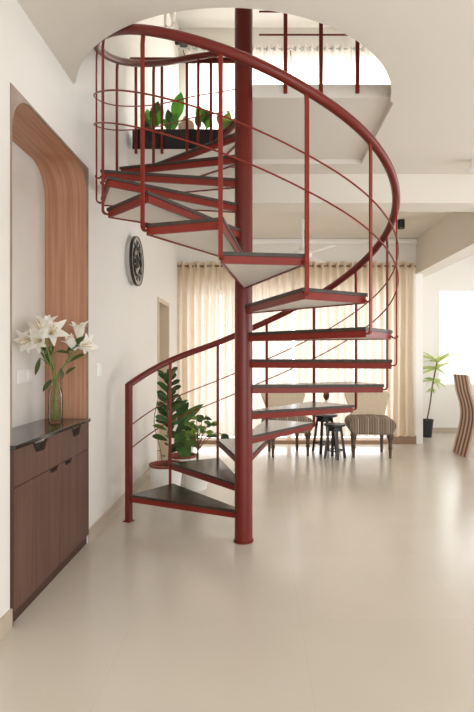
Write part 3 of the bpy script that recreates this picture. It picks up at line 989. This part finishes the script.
def curtains(spans, zb, zt, m, group, where, labels, y=YC):
    for i, (a, b_) in enumerate(spans):
        x0_, x1_ = (a - CX) * y / F, (b_ - CX) * y / F
        root = thing('curtain', labels[i], 'curtain', (x0_, y, zb), group=group)
        obj('cloth', curtain_mesh(x0_, x1_, zb, zt, y, seed=i + int(zb * 10)), m, root, world=True, smooth=80)
        n = int((x1_ - x0_) / 0.105)
        for e in range(n):
            o = bpy.data.objects.new('eyelet', eye_mesh); C.objects.link(o); o.parent = root
            o.location = (0.105 * (e + 0.5), 0.0, zt - zb - 0.035)
            o.rotation_euler = (0, 0, R(65 if e % 2 else -65))
    r_ = thing('curtain_rod', 'slim curtain rod carrying the curtains of the ' + where, 'rod', ((spans[0][0] - CX) * y / F, y, zt - 0.035))
    bm = BM(); tube(bm, [((spans[0][0] - 12 - CX) * y / F + 0.06, y, zt - 0.035), ((spans[-1][1] + 1 - CX) * y / F, y, zt - 0.035)], 0.011, 10)
    obj('rod', bm, M['bronze'] if zb < 2 else M['chrome'], r_, world=True, smooth=40)
    xm = ((spans[1][1] + 0.7) - CX) * y / F
    for xx in (((spans[0][0] - 3) - CX) * y / F, xm, ((spans[-1][1]) - CX) * y / F):
        bm = BM(); bar(bm, (xx, y, zt - 0.035), (xx, YB + 0.0, zt - 0.035), 0.012, 0.02)
        obj('bracket', bm, M['bronze'], r_, world=True)
curtains([(177.5, 220.5), (221, 292), (294.5, 354), (355, 414.5)], 0.135, EYE + 1.32, M['curtain'], 'cream curtains of the living room window', 'living room window',
         ['narrow cream curtain beside the long wall', 'cream curtain hanging behind the stair post and the first armchair', 'cream curtain hanging behind the black stools', 'cream curtain at the partition end behind the second armchair'])
curtains([(186, 226), (227, 290), (292, 350), (352, 430)], ZF + 0.03, ZF + 2.56, M['curtain_up'], 'pale curtains of the upper window', 'upper window',
         ['pale upper curtain beside the long wall behind the planter', 'pale upper curtain behind the top of the stair post', 'pale upper curtain behind the middle of the landing rail', 'pale upper curtain behind the end of the landing rail'])

# roller blind on the dining window
bl = thing('roller_blind', 'white fabric roller blind drawn over the dining window', 'blind', (VX0, YD - 0.01, VZ1))
bm = BM()
xs = (VX0 + 0.005, VX1 - 0.02)
zs = [VZ1 - 0.04 - i * (VZ1 - VZ0 - 0.045) / 7 for i in range(8)]
for i in range(7):
    za, zb_ = zs[i], zs[i + 1]
    v = [bm.verts.new((xs[0], YD + 0.03, za)), bm.verts.new((xs[1], YD + 0.03, za)), bm.verts.new((xs[1], YD + 0.022, zb_ + 0.012)), bm.verts.new((xs[0], YD + 0.022, zb_ + 0.012)), bm.verts.new((xs[1], YD + 0.03, zb_)), bm.verts.new((xs[0], YD + 0.03, zb_))]
    bm.faces.new((v[0], v[1], v[2], v[3])); bm.faces.new((v[3], v[2], v[4], v[5]))
obj('cloth', bm, M['blind'], bl, world=True)
obj('headrail', bx(VX0 + 0.002, VX1 - 0.002, YD + 0.005, YD + 0.06, VZ1 - 0.045, VZ1 - 0.002), M['plastic'], bl, world=True)

# ------------------------------------------------------------------ armchairs
def turned_leg(h, r, n=14):
    bm = BM()
    lathe(bm, [(0, 0), (r * .5, 0), (r * .55, h * .06), (r * .5, h * .1), (r * .62, h * .35), (r * .95, h * .42), (r * .6, h * .46), (r * .9, h * .52), (r * .65, h * .57), (r * .8, h * .7), (r * 1.25, h * .82), (r * 1.3, h * .9), (r * 1.1, h), (0, h)], n)
    return bm
def armchair(label, loc, rz):
    root = thing('armchair', label, 'chair', loc, rz, 'armchairs by the curtains')
    # seat: rolled outline seen from the front
    out = [(-0.235, 0.295), (0.235, 0.295), (0.27, 0.335), (0.295, 0.39), (0.292, 0.44), (0.265, 0.478), (0.2, 0.5), (0, 0.508), (-0.2, 0.5), (-0.265, 0.478), (-0.292, 0.44), (-0.295, 0.39), (-0.27, 0.335)]
    bm = BM()
    f = bm.faces.new([bm.verts.new((x, -0.27, z)) for x, z in out])
    r_ = bmesh.ops.extrude_face_region(bm, geom=[f])
    bmesh.ops.translate(bm, verts=[v for v in r_['geom'] if isinstance(v, bmesh.types.BMVert)], vec=(0, 0.52, 0))
    obj('seat', bm, M['stripe'], root, smooth=40, bevel=0.03, bseg=3)
    out = [(-0.205, 0.46), (0.205, 0.46), (0.25, 0.62), (0.292, 0.735), (0.298, 0.765), (0.285, 0.79), (0.25, 0.803), (0.1, 0.81), (-0.1, 0.81), (-0.25, 0.803), (-0.285, 0.79), (-0.298, 0.765), (-0.292, 0.735), (-0.25, 0.62)]
    bm = BM()
    f = bm.faces.new([bm.verts.new((x, 0.12 + (z - 0.46) * 0.3 - 0.10 * (x / 0.27) ** 2 * 0.4, z)) for x, z in out])
    r_ = bmesh.ops.extrude_face_region(bm, geom=[f])
    bmesh.ops.translate(bm, verts=[v for v in r_['geom'] if isinstance(v, bmesh.types.BMVert)], vec=(0, 0.10, 0))
    obj('backrest', bm, M['cream'], root, smooth=40, bevel=0.03, bseg=4)
    for sx in (-1, 1):
        o = obj('leg', turned_leg(0.31, 0.032), M['turned'], root, smooth=50); o.location = (sx * 0.225, -0.215, 0)
        bm = BM(); lathe(bm, [(0, 0.0), (0.018, 0), (0.022, 0.15), (0.028, 0.32), (0, 0.32)], 12)
        o = obj('leg', bm, M['turned'], root, smooth=50); o.location = (sx * 0.19, 0.2, 0)
    return root
armchair('cream and striped armchair nearer the dining area', (1.42, 6.5, 0), R(-4))
armchair('cream and striped armchair seen behind the lower stair treads', (0.36, 6.58, 0), R(10))

# ------------------------------------------------------------------ stools
def stool(label, loc, h, r, rz):
    root = thing('stool', label, 'stool', loc, rz, 'nesting black stools')
    bm = BM(); lathe(bm, [(0, h - 0.028), (r * .9, h - 0.028), (r, h - 0.018), (r, h - 0.004), (r * .97, h), (0, h)], 32)
    obj('seat', bm, M['black_wood'], root, smooth=40)
    bm = BM(); lathe(bm, [(r * .55, h - 0.085), (r * .66, h - 0.085), (r * .66, h - 0.028), (r * .55, h - 0.028), (r * .55, h - 0.085)], 24)
    obj('apron', bm, M['black_wood'], root, smooth=40)
    for i in range(4):
        a = PI / 4 + PI / 2 * i
        c, s_ = math.cos(a), math.sin(a)
        bm = BM(); bar(bm, (r * .95 * c, r * .95 * s_, 0.002), (r * .55 * c, r * .55 * s_, h - 0.03), 0.032, 0.026, (c, s_, 0))
        obj('leg', bm, M['black_wood'], root)
    for i in range(4):
        a, b_ = PI / 4 + PI / 2 * i, PI / 4 + PI / 2 * (i + 1)
        k = 0.85 * r
        bm = BM(); tube(bm, [(k * math.cos(a), k * math.sin(a), h * .24), (k * math.cos(b_), k * math.sin(b_), h * .24)], 0.008, 8)
        obj('stretcher', bm, M['black_wood'], root)
    return root
stool('taller round black stool carrying a vase', (0.865, 6.66, 0), 0.50, 0.17, R(20))
stool('shorter round black stool in front of the taller one', (0.94, 6.26, 0), 0.43, 0.135, R(52))
vb = thing('bud_vase', 'pale vase with a dried bronze bloom on the taller black stool', 'vase', (0.885, 6.64, 0.5))
bm = BM(); lathe(bm, [(0, 0), (0.05, 0), (0.062, 0.05), (0.05, 0.12), (0.022, 0.17), (0.026, 0.19), (0.018, 0.19), (0.014, 0.165), (0, 0.165)], 24)
obj('vase_body', bm, M['vase_pale'], vb, smooth=60)
for i in range(7):
    a = i * 0.9
    bm = BM(); leaf(bm, (0, 0, 0.185), (math.cos(a) * .5, math.sin(a) * .5, 0.9), (math.cos(a), math.sin(a), 0), 0.14, 0.05, 0.35, 0.2)
    obj('dried_petal', bm, M['bronze'], vb, smooth=80)

# ------------------------------------------------------------------ dining chair and table
dc = thing('dining_chair', 'striped wood dining chair with a tall wavy back', 'chair', (2.665, 6.5, 0))
prof = [(-0.075, 0.0), (-0.045, 0.12), (0.0, 0.3), (0.03, 0.48), (0.02, 0.64), (-0.03, 0.82), (-0.065, 1.03)]
curve = spline([(x, 0, z) for x, z in prof], 6)
nsl = 9
wd = 0.48 / nsl
for i in range(nsl):
    y = -0.24 + wd * (i + 0.5)
    bm = BM()
    sweep(bm, [Vector((p.x, y, p.z + 0.001)) for p in curve], [(-wd / 2 + .001, -0.014), (wd / 2 - .001, -0.014), (wd / 2 - .001, 0.014), (-wd / 2 + .001, 0.014)], ref=[(0, 1, 0)] * len(curve))
    obj('back_slat', bm, (M['slat_light'], M['slat_dark'], M['slat_orange'], M['slat_dark'])[i % 4], dc, smooth=40)
obj('seat', bx(0.045, 0.47, -0.23, 0.23, 0.43, 0.48), M['cushion'], dc, bevel=0.015)
for y in (-0.2, 0.2):
    obj('leg', bx(0.42, 0.46, y - 0.02, y + 0.02, 0.0, 0.43), M['slat_dark'], dc)
tb = thing('dining_table', 'dark wood dining table beyond the wavy backed chair', 'table', (3.53, 6.35, 0))
obj('tabletop', bx(-0.62, 0.62, -0.85, 0.6, 0.715, 0.75), M['vase_pale'], tb, bevel=0.005)
obj('apron', bx(-0.56, 0.56, -0.78, 0.54, 0.62, 0.714), M['table_dark'], tb)
for x in (-0.5, 0.5):
    for y in (-0.72, 0.48):
        obj('leg', bx(x - 0.035, x + 0.035, y - 0.035, y + 0.035, 0.0, 0.62), M['table_dark'], tb)

# ------------------------------------------------------------------ ceiling fittings
fan = thing('ceiling_fan', 'pale ceiling fan hanging over the living area', 'fan', (0.545, 6.3, ZC))
bm = BM(); lathe(bm, [(0, 0), (0.062, 0), (0.05, -0.03), (0.028, -0.09), (0.018, -0.12), (0, -0.12)], 24); obj('canopy', bm, M['fan'], fan, smooth=50)
bm = BM(); lathe(bm, [(0, -0.11), (0.012, -0.11), (0.012, -0.31), (0, -0.31)], 12); obj('downrod', bm, M['fan'], fan, smooth=50)
bm = BM(); lathe(bm, [(0, -0.28), (0.02, -0.28), (0.03, -0.32), (0.055, -0.37), (0.11, -0.385), (0.12, -0.42), (0.10, -0.46), (0, -0.475)], 28); obj('motor', bm, M['fan'], fan, smooth=50)
for a in (60, 180, 300):
    a = R(a); c, s_ = math.cos(a), math.sin(a)
    bm = BM()
    t_ = Vector((-s_, c, 0.12))
    vs = []
    for rr, w in ((0.11, 0.05), (0.2, 0.11), (0.58, 0.13), (0.6, 0.11)):
        p = Vector((rr * c, rr * s_, -0.43))
        vs.append((p - t_ * w / 2, p + t_ * w / 2))
    for p, q in zip(vs, vs[1:]):
        lo = [bm.verts.new(x) for x in (p[0], p[1], q[1], q[0])]
        hi = [bm.verts.new(x + Vector((0, 0, 0.006))) for x in (p[0], p[1], q[1], q[0])]
        bm.faces.new(lo); bm.faces.new(list(reversed(hi)))
        for i in range(4): bm.faces.new((lo[i], lo[(i + 1) % 4], hi[(i + 1) % 4], hi[i]))
    obj('blade', bm, M['fan'], fan)
dl = thing('ceiling_spotlight', 'small black cylinder spotlight fixed to the ceiling before the curtains', 'light', (1.765, 6.27, ZC))
bm = BM(); lathe(bm, [(0, 0), (0.045, 0), (0.045, -0.105), (0.036, -0.105), (0.034, -0.09), (0, -0.09)], 24); obj('housing', bm, M['black'], dl, smooth=40)
bm = BM(); lathe(bm, [(0, -0.088), (0.03, -0.088), (0.03, -0.093), (0, -0.093)], 16); obj('lens', bm, M['plastic'], dl)
f2 = thing('ceiling_fitting', 'pale bell shaped fitting on the ceiling at the dining edge', 'fitting', (1.86, 4.36, ZC))
bm = BM(); lathe(bm, [(0, 0), (0.03, 0), (0.035, -0.03), (0.06, -0.085), (0.055, -0.09), (0, -0.09)], 20); obj('cup', bm, M['fan'], f2, smooth=50)

# fittings on the upper side wall
sc1 = thing('wall_sconce', 'small chrome sconce high on the upper long wall', 'light', (XW, 6.2, EYE + 4.12))
obj('plate', bx(0.0005, 0.012, -0.04, 0.04, -0.14, 0.14), M['chrome'], sc1, bevel=0.003)
bm = BM(); tube(bm, spline([(0.01, 0, -0.05), (0.07, 0, -0.07), (0.10, 0, 0.0)], 5), 0.010, 8); obj('arm', bm, M['chrome'], sc1, smooth=60)
bm = BM(); lathe(bm, [(0, 0.0), (0.02, 0.0), (0.04, 0.13), (0.036, 0.13), (0.0, 0.02)], 18, (0.10, 0, 0)); obj('lamp_shade', bm, M['plastic'], sc1, smooth=50)
sc2 = thing('wall_spotlight', 'small black bracketed spotlight on the upper wall by the curtain', 'light', (XW, 6.95, EYE + 4.32))
obj('bracket', bx(0.0005, 0.06, -0.02, 0.02, -0.015, 0.015), M['black'], sc2)
obj('housing', bx(0.06, 0.17, -0.05, 0.05, -0.035, 0.045), M['black'], sc2, bevel=0.01)

# ------------------------------------------------------------------ light
w = bpy.data.worlds.new('sky'); bpy.context.scene.world = w
w.use_nodes = True
bg = w.node_tree.nodes['Background']
bg.inputs['Color'].default_value = (0.92, 0.965, 1.0, 1)
bg.inputs['Strength'].default_value = 1.2

def area(name, loc, rot, sx, sy, power, col=(1, 1, 1)):
    l = bpy.data.lights.new(name, 'AREA')
    l.shape = 'RECTANGLE'; l.size = sx; l.size_y = sy; l.energy = power; l.color = col
    o = bpy.data.objects.new(name, l); C.objects.link(o)
    o.location = loc; o.rotation_euler = rot
    o.visible_camera = True
    return o
area('daylight_living_window', ((WX0 + WX1) / 2, YB + 0.45, (WZ0 + WZ1) / 2), (R(-90), 0, 0), WX1 - WX0, WZ1 - WZ0, 58, (1, 1, 1))
area('daylight_upper_window', ((UX0 + UX1) / 2, YB + 0.45, (UZ0 + UZ1) / 2), (R(-90), 0, 0), UX1 - UX0, UZ1 - UZ0, 330, (1, 1, 1))
area('daylight_dining_window', ((VX0 + VX1) / 2, YD + 0.45, (VZ0 + VZ1) / 2), (R(-90), 0, 0), VX1 - VX0, VZ1 - VZ0, 75)
area('daylight_side_window', (XR + 0.3, (SY0 + SY1) / 2, (SZ0 + SZ1) / 2), (0, R(90), 0), SZ1 - SZ0, SY1 - SY0, 120, (0.96, 0.98, 1))
area('daylight_front_window', ((BX0 + BX1) / 2, YF - 0.3, BZ1 / 2 + 0.1), (R(90), 0, 0), BX1 - BX0, BZ1 - 0.2, 130, (0.94, 0.975, 1))

sc = bpy.context.scene
sc.view_settings.view_transform = 'Standard'
sc.view_settings.look = 'None'
sc.view_settings.exposure = 0.2
sc.view_settings.gamma = 1.0
sc.view_settings.use_curve_mapping = False
sc.cycles.use_denoising = True
sc.cycles.max_bounces = 10
sc.cycles.diffuse_bounces = 6
sc.cycles.transparent_max_bounces = 12
sc.cycles.sample_clamp_indirect = 6.0
sc.cycles.caustics_reflective = False
